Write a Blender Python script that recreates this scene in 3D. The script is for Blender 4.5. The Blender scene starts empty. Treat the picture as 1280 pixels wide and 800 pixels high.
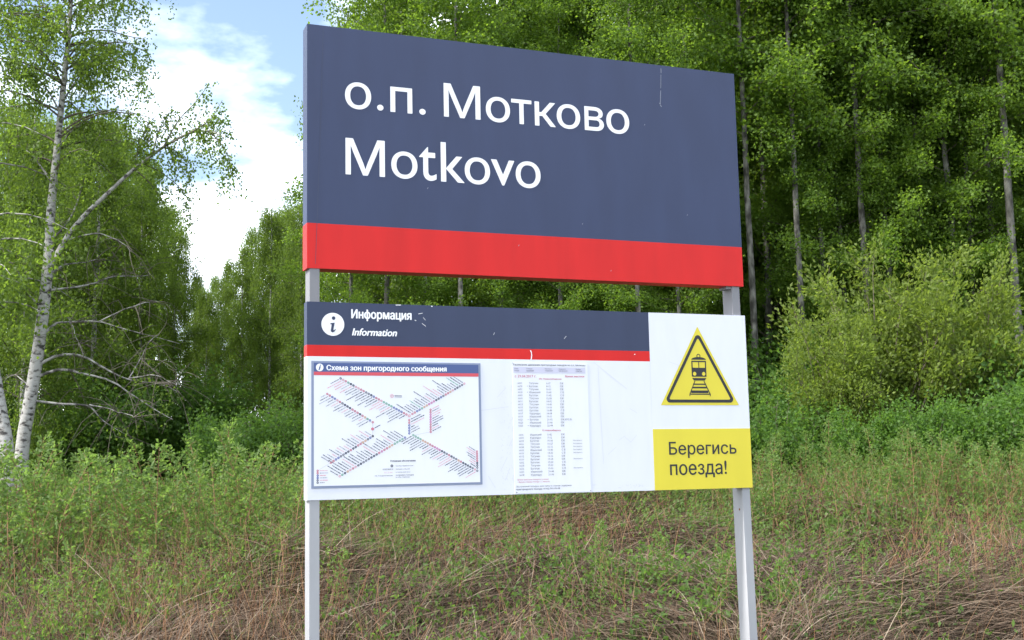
import bpy, math, random
import numpy as np
from mathutils import Vector, Matrix
from mathutils.geometry import delaunay_2d_cdt

SC = bpy.context.scene
COL = SC.collection
EYE = 1.6                                    # eye height above the ground where the photographer stands

# ------------------------------------------------------------------ camera
CAM = np.array([-0.970, -4.6196, EYE])
PITCH, ROLL, YAW = 0.124964, 0.0209452, -0.377873
FPX = 1497.05                                # focal length in pixels of a 1280 px wide frame


def cam_basis():
    cx, sx, cy, sy, cz, sz = (math.cos(PITCH), math.sin(PITCH), math.cos(ROLL), math.sin(ROLL),
                              math.cos(YAW), math.sin(YAW))
    yw = np.array([[cz, -sz, 0], [sz, cz, 0], [0, 0, 1]])
    pt = np.array([[1, 0, 0], [0, cx, -sx], [0, sx, cx]])
    rl = np.array([[cy, 0, sy], [0, 1, 0], [-sy, 0, cy]])
    return yw @ pt @ rl


RB = cam_basis()                             # columns: right, forward, up
cam = bpy.data.cameras.new('camera')
cam.sensor_width = 36.0
cam.lens = FPX / 1280 * 36.0
cam.clip_start = 0.05
cam.clip_end = 2000
camo = bpy.data.objects.new('camera', cam)
COL.objects.link(camo)
camo.matrix_world = Matrix(((RB[0, 0], RB[0, 2], -RB[0, 1], CAM[0]), (RB[1, 0], RB[1, 2], -RB[1, 1], CAM[1]),
                            (RB[2, 0], RB[2, 2], -RB[2, 1], CAM[2]), (0, 0, 0, 1)))
SC.camera = camo

# ------------------------------------------------------------------ world, sun, exposure
SUN_EL, SUN_AZ = math.radians(48), math.radians(-95)    # azimuth from +Y towards +X
sun_dir = Vector((math.sin(SUN_AZ) * math.cos(SUN_EL), math.cos(SUN_AZ) * math.cos(SUN_EL), math.sin(SUN_EL)))
world = bpy.data.worlds.new("World")
SC.world = world
world.use_nodes = True
wn, wl = world.node_tree.nodes, world.node_tree.links
wn.clear()
w_out = wn.new('ShaderNodeOutputWorld')
w_bg = wn.new('ShaderNodeBackground')
w_bg.inputs['Strength'].default_value = 0.15
sky = wn.new('ShaderNodeTexSky')
sky.sky_type = 'NISHITA'
sky.sun_disc = False
sky.sun_elevation = SUN_EL
sky.sun_rotation = SUN_AZ
sky.air_density = 1.0
sky.dust_density = 2.6
sky.ozone_density = 1.0
tc = wn.new('ShaderNodeTexCoord')
sep = wn.new('ShaderNodeSeparateXYZ')
wl.new(tc.outputs['Generated'], sep.inputs[0])
addz = wn.new('ShaderNodeMath'); addz.operation = 'ADD'; addz.inputs[1].default_value = 0.22
mx = wn.new('ShaderNodeMath'); mx.operation = 'MAXIMUM'; mx.inputs[1].default_value = 0.05
wl.new(sep.outputs['Z'], addz.inputs[0]); wl.new(addz.outputs[0], mx.inputs[0])
dx = wn.new('ShaderNodeMath'); dx.operation = 'DIVIDE'
dy = wn.new('ShaderNodeMath'); dy.operation = 'DIVIDE'
wl.new(sep.outputs['X'], dx.inputs[0]); wl.new(mx.outputs[0], dx.inputs[1])
wl.new(sep.outputs['Y'], dy.inputs[0]); wl.new(mx.outputs[0], dy.inputs[1])
cmb = wn.new('ShaderNodeCombineXYZ')
cmb.inputs[2].default_value = 5.6
wl.new(dx.outputs[0], cmb.inputs[0]); wl.new(dy.outputs[0], cmb.inputs[1])
cn = wn.new('ShaderNodeTexNoise')
cn.inputs['Scale'].default_value = 2.1
cn.inputs['Detail'].default_value = 7
cn.inputs['Roughness'].default_value = 0.52
wl.new(cmb.outputs[0], cn.inputs['Vector'])
cr = wn.new('ShaderNodeValToRGB')
cr.color_ramp.elements[0].position = 0.39
cr.color_ramp.elements[1].position = 0.68
wl.new(cn.outputs['Fac'], cr.inputs[0])
cmx = wn.new('ShaderNodeMix'); cmx.data_type = 'RGBA'
cmx.inputs['B'].default_value = (12.2, 12.8, 13.6, 1)
wl.new(cr.outputs[0], cmx.inputs['Factor'])
wl.new(sky.outputs[0], cmx.inputs['A'])
wl.new(cmx.outputs['Result'], w_bg.inputs['Color'])
wl.new(w_bg.outputs[0], w_out.inputs['Surface'])

sl = bpy.data.lights.new('sun', 'SUN')
sl.energy = 3.6
sl.angle = math.radians(4)
sl.color = (1.0, 0.96, 0.90)
slo = bpy.data.objects.new('sun', sl)
COL.objects.link(slo)
slo.rotation_euler = (-sun_dir).to_track_quat('-Z', 'Y').to_euler()
slo.location = (0, 0, 30)

SC.view_settings.view_transform = 'Standard'
SC.view_settings.look = 'None'
SC.view_settings.exposure = 1.12
SC.view_settings.gamma = 1.0
SC.render.engine = 'CYCLES'
SC.cycles.max_bounces = 10
SC.cycles.diffuse_bounces = 8
SC.cycles.transmission_bounces = 6
SC.cycles.use_denoising = True


# ------------------------------------------------------------------ site frame and terrain
FW = np.array([-math.sin(YAW), math.cos(YAW)])
RT = np.array([math.cos(YAW), math.sin(YAW)])


def site(lat, d):
    """lateral metres (right +) and depth metres from where the photographer stands -> world x, y"""
    return CAM[:2] + d * FW + lat * RT


def at(px, py, d):
    """point at depth d on the line of sight through a place in the photograph"""
    v = RB @ np.array([(px - 640) / FPX, 1.0, -(py - 400) / FPX])
    k = d / (v[0] * FW[0] + v[1] * FW[1])
    return CAM + v * k


HD = np.array([-500, 3.0, 5.0, 6.3, 8.0, 9.5, 11.0, 13.0, 16.0, 20.0, 40.0, 500.0])
HZ = np.array([0.0, 0.0, 0.14, 0.46, 0.76, 0.98, 1.17, 1.34, 1.48, 1.58, 1.75, 2.2])


def ground_z(x, y):
    x = np.asarray(x, float); y = np.asarray(y, float)
    rx, ry = x - CAM[0], y - CAM[1]
    d = rx * FW[0] + ry * FW[1]
    lat = rx * RT[0] + ry * RT[1]
    z = np.interp(d, HD, HZ)
    amp = np.clip((d - 3.5) / 3, 0, 1) * np.clip((60 - d) / 30, 0.2, 1)
    n = (0.085 * np.sin(1.7 * x + 0.6 * y + 1.3) * np.sin(1.1 * y - 0.5 * x + 0.4)
         + 0.075 * np.sin(3.3 * x - 1.9 * y) * np.sin(2.9 * y + 1.2 * x + 2.0)
         + 0.025 * np.sin(7.1 * x + 3.0 * y + 0.7) * np.sin(6.3 * y - 2.0 * x))
    return z + amp * n + 0.012 * lat * np.clip((d - 5) / 5, 0, 1) * np.clip((30 - np.abs(lat)) / 20, 0, 1)


def patch(x, y, sc, ph):
    """smooth -1..1 patchiness over the ground"""
    return (np.sin(x * sc + 1.3 * np.sin(y * sc * 0.7 + ph)) * np.cos(y * sc * 1.1 + 1.1 * np.sin(x * sc * 0.6 + 2 * ph)) * 0.65
            + 0.35 * np.sin(2.7 * sc * x + ph + 1.7 * np.sin(2.1 * sc * y)) * np.sin(2.3 * sc * y - ph))


# ------------------------------------------------------------------ materials
MATS = {}


def mat(name, rgb=(0.5, 0.5, 0.5), rough=0.6, spec=0.5):
    m = bpy.data.materials.new(name)
    m.use_nodes = True
    b = m.node_tree.nodes['Principled BSDF']
    b.inputs['Base Color'].default_value = (*rgb, 1)
    b.inputs['Roughness'].default_value = rough
    b.inputs['Specular IOR Level'].default_value = spec
    MATS[name] = m
    return m


def noise_mix(m, c1, c2, scale, lo=0.35, hi=0.65, detail=5, stretch=None, bump=0.0, coord='Object'):
    nt = m.node_tree
    b = nt.nodes['Principled BSDF']
    t = nt.nodes.new('ShaderNodeTexCoord')
    mp = nt.nodes.new('ShaderNodeMapping')
    if stretch: mp.inputs['Scale'].default_value = stretch
    nt.links.new(t.outputs[coord], mp.inputs[0])
    n = nt.nodes.new('ShaderNodeTexNoise')
    n.inputs['Scale'].default_value = scale
    n.inputs['Detail'].default_value = detail
    nt.links.new(mp.outputs[0], n.inputs['Vector'])
    r = nt.nodes.new('ShaderNodeValToRGB')
    r.color_ramp.elements[0].position = lo
    r.color_ramp.elements[1].position = hi
    r.color_ramp.elements[0].color = (*c1, 1)
    r.color_ramp.elements[1].color = (*c2, 1)
    nt.links.new(n.outputs['Fac'], r.inputs[0])
    nt.links.new(r.outputs[0], b.inputs['Base Color'])
    if bump:
        bp = nt.nodes.new('ShaderNodeBump')
        bp.inputs['Strength'].default_value = bump
        bp.inputs['Distance'].default_value = 0.02
        nt.links.new(n.outputs['Fac'], bp.inputs['Height'])
        nt.links.new(bp.outputs[0], b.inputs['Normal'])
    return r


def leaf_mat(name, dark, light, glow, trans=0.54, rough=0.55):
    """thin leaf: reflecting and letting light through; every leaf and every sprig its own tone"""
    m = bpy.data.materials.new(name)
    m.use_nodes = True
    nt = m.node_tree
    nt.nodes.clear()
    out = nt.nodes.new('ShaderNodeOutputMaterial')
    pr = nt.nodes.new('ShaderNodeBsdfPrincipled')
    pr.inputs['Roughness'].default_value = rough
    pr.inputs['Specular IOR Level'].default_value = 0.35
    tr = nt.nodes.new('ShaderNodeBsdfTranslucent')
    mixs = nt.nodes.new('ShaderNodeMixShader')
    mixs.inputs[0].default_value = trans
    at_ = nt.nodes.new('ShaderNodeAttribute'); at_.attribute_name = 'tint'
    geo = nt.nodes.new('ShaderNodeNewGeometry')
    oi = nt.nodes.new('ShaderNodeObjectInfo')
    s1 = nt.nodes.new('ShaderNodeMath'); s1.operation = 'MULTIPLY_ADD'; s1.inputs[1].default_value = 0.45
    nt.links.new(geo.outputs['Random Per Island'], s1.inputs[0])
    s2 = nt.nodes.new('ShaderNodeMath'); s2.operation = 'MULTIPLY'; s2.inputs[1].default_value = 0.35
    nt.links.new(at_.outputs['Fac'], s2.inputs[0])
    nt.links.new(s2.outputs[0], s1.inputs[2])
    s3 = nt.nodes.new('ShaderNodeMath'); s3.operation = 'MULTIPLY_ADD'; s3.inputs[1].default_value = 0.2
    nt.links.new(oi.outputs['Random'], s3.inputs[0])
    nt.links.new(s1.outputs[0], s3.inputs[2])
    mc = nt.nodes.new('ShaderNodeMix'); mc.data_type = 'RGBA'
    mc.inputs['A'].default_value = (*dark, 1); mc.inputs['B'].default_value = (*light, 1)
    nt.links.new(s3.outputs[0], mc.inputs['Factor'])
    mg = nt.nodes.new('ShaderNodeMix'); mg.data_type = 'RGBA'
    mg.inputs['A'].default_value = (*[g * 0.6 for g in glow], 1); mg.inputs['B'].default_value = (*glow, 1)
    nt.links.new(s3.outputs[0], mg.inputs['Factor'])
    nt.links.new(mc.outputs['Result'], pr.inputs['Base Color'])
    nt.links.new(mg.outputs['Result'], tr.inputs['Color'])
    nt.links.new(pr.outputs[0], mixs.inputs[1]); nt.links.new(tr.outputs[0], mixs.inputs[2])
    nt.links.new(mixs.outputs[0], out.inputs['Surface'])
    MATS[name] = m
    return m


def island_mat(name, cols, rough=0.8, trans=0.0):
    """dry stalks: each stalk takes one of a range of tones"""
    m = mat(name, cols[0], rough, 0.2)
    nt = m.node_tree
    b = nt.nodes['Principled BSDF']
    geo = nt.nodes.new('ShaderNodeNewGeometry')
    r = nt.nodes.new('ShaderNodeValToRGB')
    el = r.color_ramp.elements
    while len(el) < len(cols): el.new(0.5)
    for i, c in enumerate(cols):
        el[i].position = i / (len(cols) - 1)
        el[i].color = (*c, 1)
    nt.links.new(geo.outputs['Random Per Island'], r.inputs[0])
    nt.links.new(r.outputs[0], b.inputs['Base Color'])
    return m


leaf_mat('aspen_leaf', (0.042, 0.095, 0.011), (0.138, 0.222, 0.027), (0.3, 0.48, 0.04))
leaf_mat('birch_leaf', (0.036, 0.074, 0.011), (0.115, 0.178, 0.026), (0.26, 0.4, 0.04))
leaf_mat('willow_leaf', (0.08, 0.125, 0.02), (0.19, 0.25, 0.046), (0.34, 0.46, 0.055))
leaf_mat('shrub_leaf', (0.036, 0.095, 0.016), (0.11, 0.205, 0.036), (0.22, 0.4, 0.05))
leaf_mat('weed_leaf', (0.058, 0.115, 0.026), (0.155, 0.235, 0.06), (0.25, 0.4, 0.07))
leaf_mat('herb_leaf', (0.035, 0.085, 0.018), (0.12, 0.195, 0.045), (0.2, 0.34, 0.05))
leaf_mat('grass_blade', (0.050, 0.115, 0.020), (0.130, 0.230, 0.055), (0.20, 0.36, 0.06))
island_mat('straw', [(0.030, 0.020, 0.014), (0.08, 0.056, 0.038), (0.17, 0.125, 0.088), (0.06, 0.036, 0.023), (0.12, 0.082, 0.056), (0.04, 0.026, 0.018), (0.29, 0.235, 0.175)])
island_mat('red_stalk', [(0.13, 0.065, 0.035), (0.20, 0.095, 0.05), (0.24, 0.15, 0.08), (0.15, 0.09, 0.045)])

m = mat('soil', (0.08, 0.06, 0.04), 0.95, 0.1)
noise_mix(m, (0.030, 0.022, 0.014), (0.045, 0.050, 0.020), 2.2, 0.35, 0.65, 8, bump=0.6)
m = mat('aspen_bark', (0.2, 0.2, 0.17), 0.85, 0.2)
noise_mix(m, (0.040, 0.038, 0.034), (0.200, 0.195, 0.175), 10, 0.36, 0.62, 6, (1, 1, 0.35), 0.5)
m = mat('pale_bark', (0.2, 0.2, 0.18), 0.85, 0.2)
noise_mix(m, (0.035, 0.033, 0.029), (0.185, 0.180, 0.160), 11, 0.36, 0.62, 7, (1, 1, 0.5), 0.5)
m = mat('limb_bark', (0.10, 0.085, 0.07), 0.9, 0.2)
noise_mix(m, (0.055, 0.045, 0.036), (0.17, 0.15, 0.12), 12, 0.3, 0.7, 4)
m = mat('shrub_bark', (0.12, 0.10, 0.08), 0.9, 0.2)
noise_mix(m, (0.06, 0.05, 0.04), (0.20, 0.17, 0.13), 14, 0.3, 0.7, 4)
# birch bark: white with black lenticels and blotches, rough dark foot
m = mat('birch_bark', (0.6, 0.6, 0.56), 0.7, 0.3)
r = noise_mix(m, (0.045, 0.042, 0.040), (0.33, 0.325, 0.31), 11.0, 0.38, 0.53, 9, (1.3, 1.3, 2.2), 0.5)
e = r.color_ramp.elements.new(0.455); e.color = (0.24, 0.23, 0.215, 1)
m = mat('birch_limb', (0.4, 0.39, 0.37), 0.75, 0.25)
r = noise_mix(m, (0.07, 0.065, 0.06), (0.33, 0.32, 0.30), 11.0, 0.38, 0.58, 6, (1, 1, 1))

# sign finishes
def sign_mat(name, rgb, rough, spec=0.5, vary=0.08, sc=6):
    m = mat(name, rgb, rough, spec)
    noise_mix(m, tuple(c * (1 - vary) for c in rgb), tuple(c * (1 + vary) for c in rgb), sc, 0.3, 0.7, 7, (1.6, 1.6, 0.4))
    return m


sign_mat('navy_film', (0.027, 0.040, 0.096), 0.42, 0.35)
sign_mat('navy_film_faded', (0.034, 0.046, 0.092), 0.5, 0.3)
sign_mat('red_film', (0.56, 0.014, 0.013), 0.45, 0.25)
sign_mat('white_film', (0.64, 0.66, 0.73), 0.4, 0.4, 0.02, 12)
sign_mat('paper', (0.68, 0.70, 0.76), 0.6, 0.3, 0.015, 20)
sign_mat('letter_white', (0.78, 0.79, 0.82), 0.45, 0.4, 0.01)
sign_mat('yellow_film', (0.62, 0.53, 0.040), 0.45, 0.4, 0.03)
mat('black_print', (0.018, 0.020, 0.026), 0.5, 0.4)
mat('grey_print', (0.13, 0.14, 0.18), 0.6, 0.3)
mat('light_grey_print', (0.30, 0.32, 0.38), 0.6, 0.3)
mat('scuff_grey', (0.50, 0.51, 0.54), 0.6, 0.3)
mat('poster_border', (0.21, 0.25, 0.36), 0.5, 0.4)
mat('poster_blue', (0.060, 0.095, 0.24), 0.5, 0.4)
mat('poster_red', (0.56, 0.075, 0.10), 0.5, 0.4)
mat('table_lilac', (0.52, 0.52, 0.64), 0.6, 0.3)
mat('red_print', (0.50, 0.16, 0.22), 0.6, 0.3)
mat('pink_print', (0.62, 0.34, 0.40), 0.6, 0.3)
mat('green_print', (0.16, 0.36, 0.27), 0.6, 0.3)
mat('blue_print', (0.11, 0.14, 0.36), 0.6, 0.3)
mat('orange_print', (0.55, 0.33, 0.22), 0.6, 0.3)
mat('magenta_print', (0.52, 0.16, 0.36), 0.6, 0.3)
mat('dark_print', (0.05, 0.06, 0.10), 0.6, 0.3)
m = mat('post_paint', (0.55, 0.55, 0.55), 0.5, 0.4)
r = noise_mix(m, (0.29, 0.297, 0.315), (0.36, 0.367, 0.385), 7, 0.3, 0.7, 8, (1, 1, 0.3), 0.05)
e = r.color_ramp.elements.new(0.365); e.color = (0.29, 0.297, 0.315, 1)
r.color_ramp.elements[0].color = (0.30, 0.25, 0.19, 1); r.color_ramp.elements[0].position = 0.34
m_post, r_post = m, r
m = mat('screw_steel', (0.35, 0.35, 0.36), 0.35, 0.5)
m.node_tree.nodes['Principled BSDF'].inputs['Metallic'].default_value = 0.8
# posts turn a flat darker grey above the information board
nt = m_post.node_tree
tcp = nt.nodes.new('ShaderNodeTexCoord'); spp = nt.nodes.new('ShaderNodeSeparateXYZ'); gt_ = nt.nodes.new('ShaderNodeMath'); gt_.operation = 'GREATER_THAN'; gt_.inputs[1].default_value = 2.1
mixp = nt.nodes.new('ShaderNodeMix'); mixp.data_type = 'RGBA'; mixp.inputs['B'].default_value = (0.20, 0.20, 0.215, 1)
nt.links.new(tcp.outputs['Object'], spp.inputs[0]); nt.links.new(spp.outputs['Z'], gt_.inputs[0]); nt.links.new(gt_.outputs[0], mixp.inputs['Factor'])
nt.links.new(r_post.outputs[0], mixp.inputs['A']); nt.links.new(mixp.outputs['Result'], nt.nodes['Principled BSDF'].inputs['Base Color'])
mat('rust', (0.16, 0.07, 0.03), 0.9, 0.2)


# ------------------------------------------------------------------ mesh helpers
class Geo:
    """gathers quads and tris, with one tint value per vertex, into one mesh"""
    def __init__(self):
        self.v, self.f, self.t, self.n = [], [], [], 0

    def add(self, v, f, tint=0.5):
        v = np.asarray(v, np.float32).reshape(-1, 3)
        f = np.asarray(f, np.int32)
        self.v.append(v)
        self.f.append(f + self.n)
        self.t.append(np.broadcast_to(np.asarray(tint, np.float32), (len(v),)) if np.ndim(tint) < 2 else tint)
        self.n += len(v)

    def mesh(self, name, material, smooth=False):
        me = bpy.data.meshes.new(name)
        v = np.concatenate(self.v)
        me.vertices.add(len(v))
        me.vertices.foreach_set('co', v.ravel())
        li, ls, k = [], [], 0
        for f in self.f:
            li.append(f.ravel())
            ls.append(k + np.arange(len(f), dtype=np.int32) * f.shape[1])
            k += f.size
        me.loops.add(k)
        me.loops.foreach_set('vertex_index', np.concatenate(li))
        ls = np.concatenate(ls)
        me.polygons.add(len(ls))
        me.polygons.foreach_set('loop_start', ls)
        me.polygons.foreach_set('use_smooth', np.full(len(ls), bool(smooth)))
        a = me.attributes.new('tint', 'FLOAT', 'POINT')
        a.data.foreach_set('value', np.concatenate(self.t).astype(np.float32))
        me.update(calc_edges=True)
        me.materials.append(MATS[material] if isinstance(material, str) else material)
        return me


def link(name, me, parent=None, loc=None):
    o = bpy.data.objects.new(name, me)
    COL.objects.link(o)
    if parent is not None: o.parent = parent
    if loc is not None: o.location = loc
    return o


def empty(name, loc, label, cat, group=None, rz=0.0, scale=1.0):
    o = bpy.data.objects.new(name, None)
    COL.objects.link(o)
    o.empty_display_size = 0.2
    o.location = loc
    o.rotation_euler = (0, 0, rz)
    o.scale = (scale, scale, scale) if np.isscalar(scale) else scale
    o['label'] = label
    o['category'] = cat
    if group: o['group'] = group
    return o


def tube(g, pts, rad, n=6, tint=0.5, cap=True):
    pts = np.asarray(pts, float)
    rad = np.asarray(rad, float)
    k = len(pts)
    tan = np.gradient(pts, axis=0)
    tan /= np.linalg.norm(tan, axis=1, keepdims=True) + 1e-9
    ref = np.where(np.abs(tan[:, 2:3]) > 0.9, np.array([[1.0, 0, 0]]), np.array([[0, 0, 1.0]]))
    u = np.cross(tan, ref[:1].repeat(k, 0) if np.ptp(np.abs(tan[:, 2])) < 0.5 else ref)
    u /= np.linalg.norm(u, axis=1, keepdims=True) + 1e-9
    w = np.cross(tan, u)
    a = np.arange(n) / n * 2 * math.pi
    v = pts[:, None] + rad[:, None, None] * (np.cos(a)[None, :, None] * u[:, None] + np.sin(a)[None, :, None] * w[:, None])
    i = np.arange(k - 1)[:, None] * n
    j = np.arange(n)[None]
    j2 = (j + 1) % n
    f = np.stack([i + j, i + j2, i + n + j2, i + n + j], -1).reshape(-1, 4)
    g.add(v.reshape(-1, 3), f, tint)


def smooth_path(pts, n):
    pts = np.asarray(pts, float)
    t = np.linspace(0, len(pts) - 1, n)
    out = np.empty((n, pts.shape[1]))
    for q, s in enumerate(t):
        i = min(int(s), len(pts) - 2)
        u = s - i
        p0, p1, p2, p3 = pts[max(i - 1, 0)], pts[i], pts[i + 1], pts[min(i + 2, len(pts) - 1)]
        out[q] = 0.5 * (2 * p1 + (p2 - p0) * u + (2 * p0 - 5 * p1 + 4 * p2 - p3) * u * u + (3 * p1 - p0 - 3 * p2 + p3) * u ** 3)
    return out


def unit(v):
    return v / (np.linalg.norm(v, axis=-1, keepdims=True) + 1e-9)


def leaves(g, rng, c, axis, length, width, tint, fold=0.12):
    """c: leaf feet (n,3); axis: pointing direction; one folded leaf blade each"""
    n = len(c)
    a = unit(axis)
    s = unit(np.cross(a, rng.normal(size=(n, 3))))
    nn = np.cross(a, s)
    L = (np.asarray(length) * rng.uniform(0.7, 1.3, n))[:, None]
    W = (np.asarray(width) * rng.uniform(0.75, 1.25, n))[:, None]
    v = np.stack([c, c + a * L * 0.5 + s * W * 0.5 + nn * W * fold, c + a * L, c + a * L * 0.5 - s * W * 0.5 + nn * W * fold], 1)
    f = np.arange(n * 4, dtype=np.int32).reshape(n, 4)
    g.add(v.reshape(-1, 3), f, np.repeat(np.broadcast_to(tint, (n,)), 4))


def box(g, x0, x1, y0, y1, z0, z1, dx_top=0.0):
    v = [(x0, y0, z0), (x1, y0, z0), (x1, y1, z0), (x0, y1, z0),
         (x0 + dx_top, y0, z1), (x1 + dx_top, y0, z1), (x1 + dx_top, y1, z1), (x0 + dx_top, y1, z1)]
    g.add(v, [(3, 2, 1, 0), (4, 5, 6, 7), (0, 1, 5, 4), (1, 2, 6, 5), (2, 3, 7, 6), (3, 0, 4, 7)])


# ------------------------------------------------------------------ flat print on the sign
def fill_loops(loops):
    """triangles of the nonzero-winding interior of closed 2-D loops"""
    vs, es = [], []
    for lp in loops:
        b = len(vs)
        vs += [Vector((float(p[0]), float(p[1]))) for p in lp]
        es += [(b + i, b + (i + 1) % len(lp)) for i in range(len(lp))]
    ov, _, of, *_ = delaunay_2d_cdt(vs, es, [], 0, 1e-7)
    V = np.array([(p.x, p.y) for p in ov])
    F = np.array([f for f in of if len(f) == 3], int)
    c = V[F].mean(1)
    wnd = np.zeros(len(F), int)
    for lp in loops:
        p = np.asarray(lp, float)
        q = np.roll(p, -1, 0)
        py, qy = p[None, :, 1], q[None, :, 1]
        cyy, cxx = c[:, 1:2], c[:, 0:1]
        cr_ = (q[None, :, 0] - p[None, :, 0]) * (cyy - py) - (cxx - p[None, :, 0]) * (qy - py)
        wnd += ((py <= cyy) & (qy > cyy) & (cr_ > 0)).sum(1) - ((py > cyy) & (qy <= cyy) & (cr_ < 0)).sum(1)
    F = F[wnd != 0]
    a = V[F]
    ar = (a[:, 1, 0] - a[:, 0, 0]) * (a[:, 2, 1] - a[:, 0, 1]) - (a[:, 2, 0] - a[:, 0, 0]) * (a[:, 1, 1] - a[:, 0, 1])
    F[ar < 0] = F[ar < 0][:, ::-1]
    return V, F


_loops = {}


def text_loops(s, res=3, shear=0.0):
    key = (s, res, shear)
    if key in _loops: return _loops[key]
    c = bpy.data.curves.new('print', 'FONT')
    c.body = s
    c.fill_mode = 'NONE'
    c.resolution_u = res
    c.shear = shear
    o = bpy.data.objects.new('print', c)
    COL.objects.link(o)
    dg = bpy.context.evaluated_depsgraph_get()
    dg.update()
    me = o.evaluated_get(dg).to_mesh()
    co = np.empty(len(me.vertices) * 3)
    me.vertices.foreach_get('co', co)
    co = co.reshape(-1, 3)[:, :2]
    nxt = {}
    for e_ in me.edges: nxt[e_.vertices[0]] = e_.vertices[1]
    out, seen = [], set()
    for st in list(nxt):
        if st in seen: continue
        lp, k = [], st
        while k not in seen and k in nxt:
            seen.add(k); lp.append(k); k = nxt[k]
        if len(lp) > 2:
            # edges closing a loop come stored low-high: order by index run keeps the outline's own direction
            out.append(co[sorted(lp)])
    o.evaluated_get(dg).to_mesh_clear()
    bpy.data.objects.remove(o)
    bpy.data.curves.remove(c)
    _loops[key] = out
    return out


def flat(g, V, F, y):
    """lay a flat shape (u = across, v = up from eye level) on the sign's front at depth y"""
    v = np.stack([V[:, 0], np.full(len(V), y), V[:, 1] + EYE], 1)
    g.add(v, F)


def text(g, s, u0, u1, v0, v1=None, y=-0.003, res=3, bold=0.0, shear=0.0, cap=None, align='l', height=None):
    """text whose outline spans u0..u1; v0 is the bottom; v1 the top of its outline, or cap a font size"""
    lp = text_loops(s, res, shear)
    if not lp: return
    al = np.concatenate(lp)
    mn, mx_ = al.min(0), al.max(0)
    if u1 is not None: sx = (u1 - u0) / (mx_[0] - mn[0])
    else: sx = cap
    if v1 is not None: sy = (v1 - v0) / (mx_[1] - mn[1]); oy = v0 - mn[1] * sy
    else: sy = cap if cap else sx; oy = v0
    ox = u0 - mn[0] * sx
    L = [np.stack([p[:, 0] * sx + ox, p[:, 1] * sy + oy], 1) for p in lp]
    if bold:
        L = [p + np.array(d) * bold for p in L for d in ((-1, 0), (1, 0), (0, 0.6), (0, -0.6))]
    V, F = fill_loops(L)
    flat(g, V, F, y)


def rect(g, u0, u1, v0, v1, y):
    flat(g, np.array([(u0, v0), (u1, v0), (u1, v1), (u0, v1)]), np.array([(0, 1, 2, 3)]), y)


def disc(g, u, v, r, y, n=24):
    a = np.arange(n) / n * 2 * math.pi
    V = np.concatenate([[(u, v)], np.stack([u + r * np.cos(a), v + r * np.sin(a)], 1)])
    F = np.array([(0, 1 + i, 1 + (i + 1) % n) for i in range(n)])
    flat(g, V, F, y)


def ring(g, u, v, r0, r1, y, n=16):
    a = np.arange(n) / n * 2 * math.pi
    c = np.stack([np.cos(a), np.sin(a)], 1)
    V = np.concatenate([np.array([u, v]) + c * r0, np.array([u, v]) + c * r1])
    F = np.array([(i, n + i, n + (i + 1) % n, (i + 1) % n) for i in range(n)])
    flat(g, V, F[:, ::-1] if False else F, y)


def line(g, pts, w, y):
    pts = np.asarray(pts, float)
    for a, b in zip(pts[:-1], pts[1:]):
        d = (b - a) / (np.linalg.norm(b - a) + 1e-9)
        n = np.array([-d[1], d[0]]) * w / 2
        flat(g, np.array([a - n, b - n, b + n, a + n]), np.array([(0, 1, 2, 3)]), y)


def poly(g, pts, y):
    V, F = fill_loops([np.asarray(pts, float)])
    flat(g, V, F, y)


def round_tri(tri, r, n=8):
    out = []
    tri = np.asarray(tri, float)
    for i in range(3):
        p, a, b = tri[i], tri[i - 1], tri[(i + 1) % 3]
        da, db = (a - p) / np.linalg.norm(a - p), (b - p) / np.linalg.norm(b - p)
        half = math.acos(np.clip(da @ db, -1, 1)) / 2
        c = p + (da + db) / np.linalg.norm(da + db) * r / math.sin(half)
        s, e_ = p + da * r / math.tan(half), p + db * r / math.tan(half)
        a0, a1 = math.atan2(*(s - c)[::-1]), math.atan2(*(e_ - c)[::-1])
        while a1 - a0 > math.pi: a1 -= 2 * math.pi
        while a1 - a0 < -math.pi: a1 += 2 * math.pi
        for k in range(n + 1):
            t = a0 + (a1 - a0) * k / n
            out.append((c[0] + r * math.cos(t), c[1] + r * math.sin(t)))
    return np.array(out)


# ------------------------------------------------------------------ the ground
def build_ground():
    ax = np.concatenate([-np.geomspace(300, 14, 22), np.arange(-13, 19.01, 0.22), np.geomspace(20, 320, 22)])
    ay = np.concatenate([-np.geomspace(300, 7, 20), np.arange(-6.4, 20, 0.22), np.geomspace(20.6, 400, 26)])
    X, Y = np.meshgrid(ax, ay)
    Z = ground_z(X, Y)
    n, k = len(ay), len(ax)
    i = np.arange(n - 1)[:, None] * k
    j = np.arange(k - 1)[None]
    f = np.stack([i + j, i + j + 1, i + k + j + 1, i + k + j], -1).reshape(-1, 4)
    g = Geo()
    g.add(np.stack([X, Y, Z], -1).reshape(-1, 3), f)
    o = link('ground', g.mesh('ground', 'soil', True))
    o['kind'] = 'structure'
    o['label'] = 'rough sloping bank of brown soil under dry grass and weeds'


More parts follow.
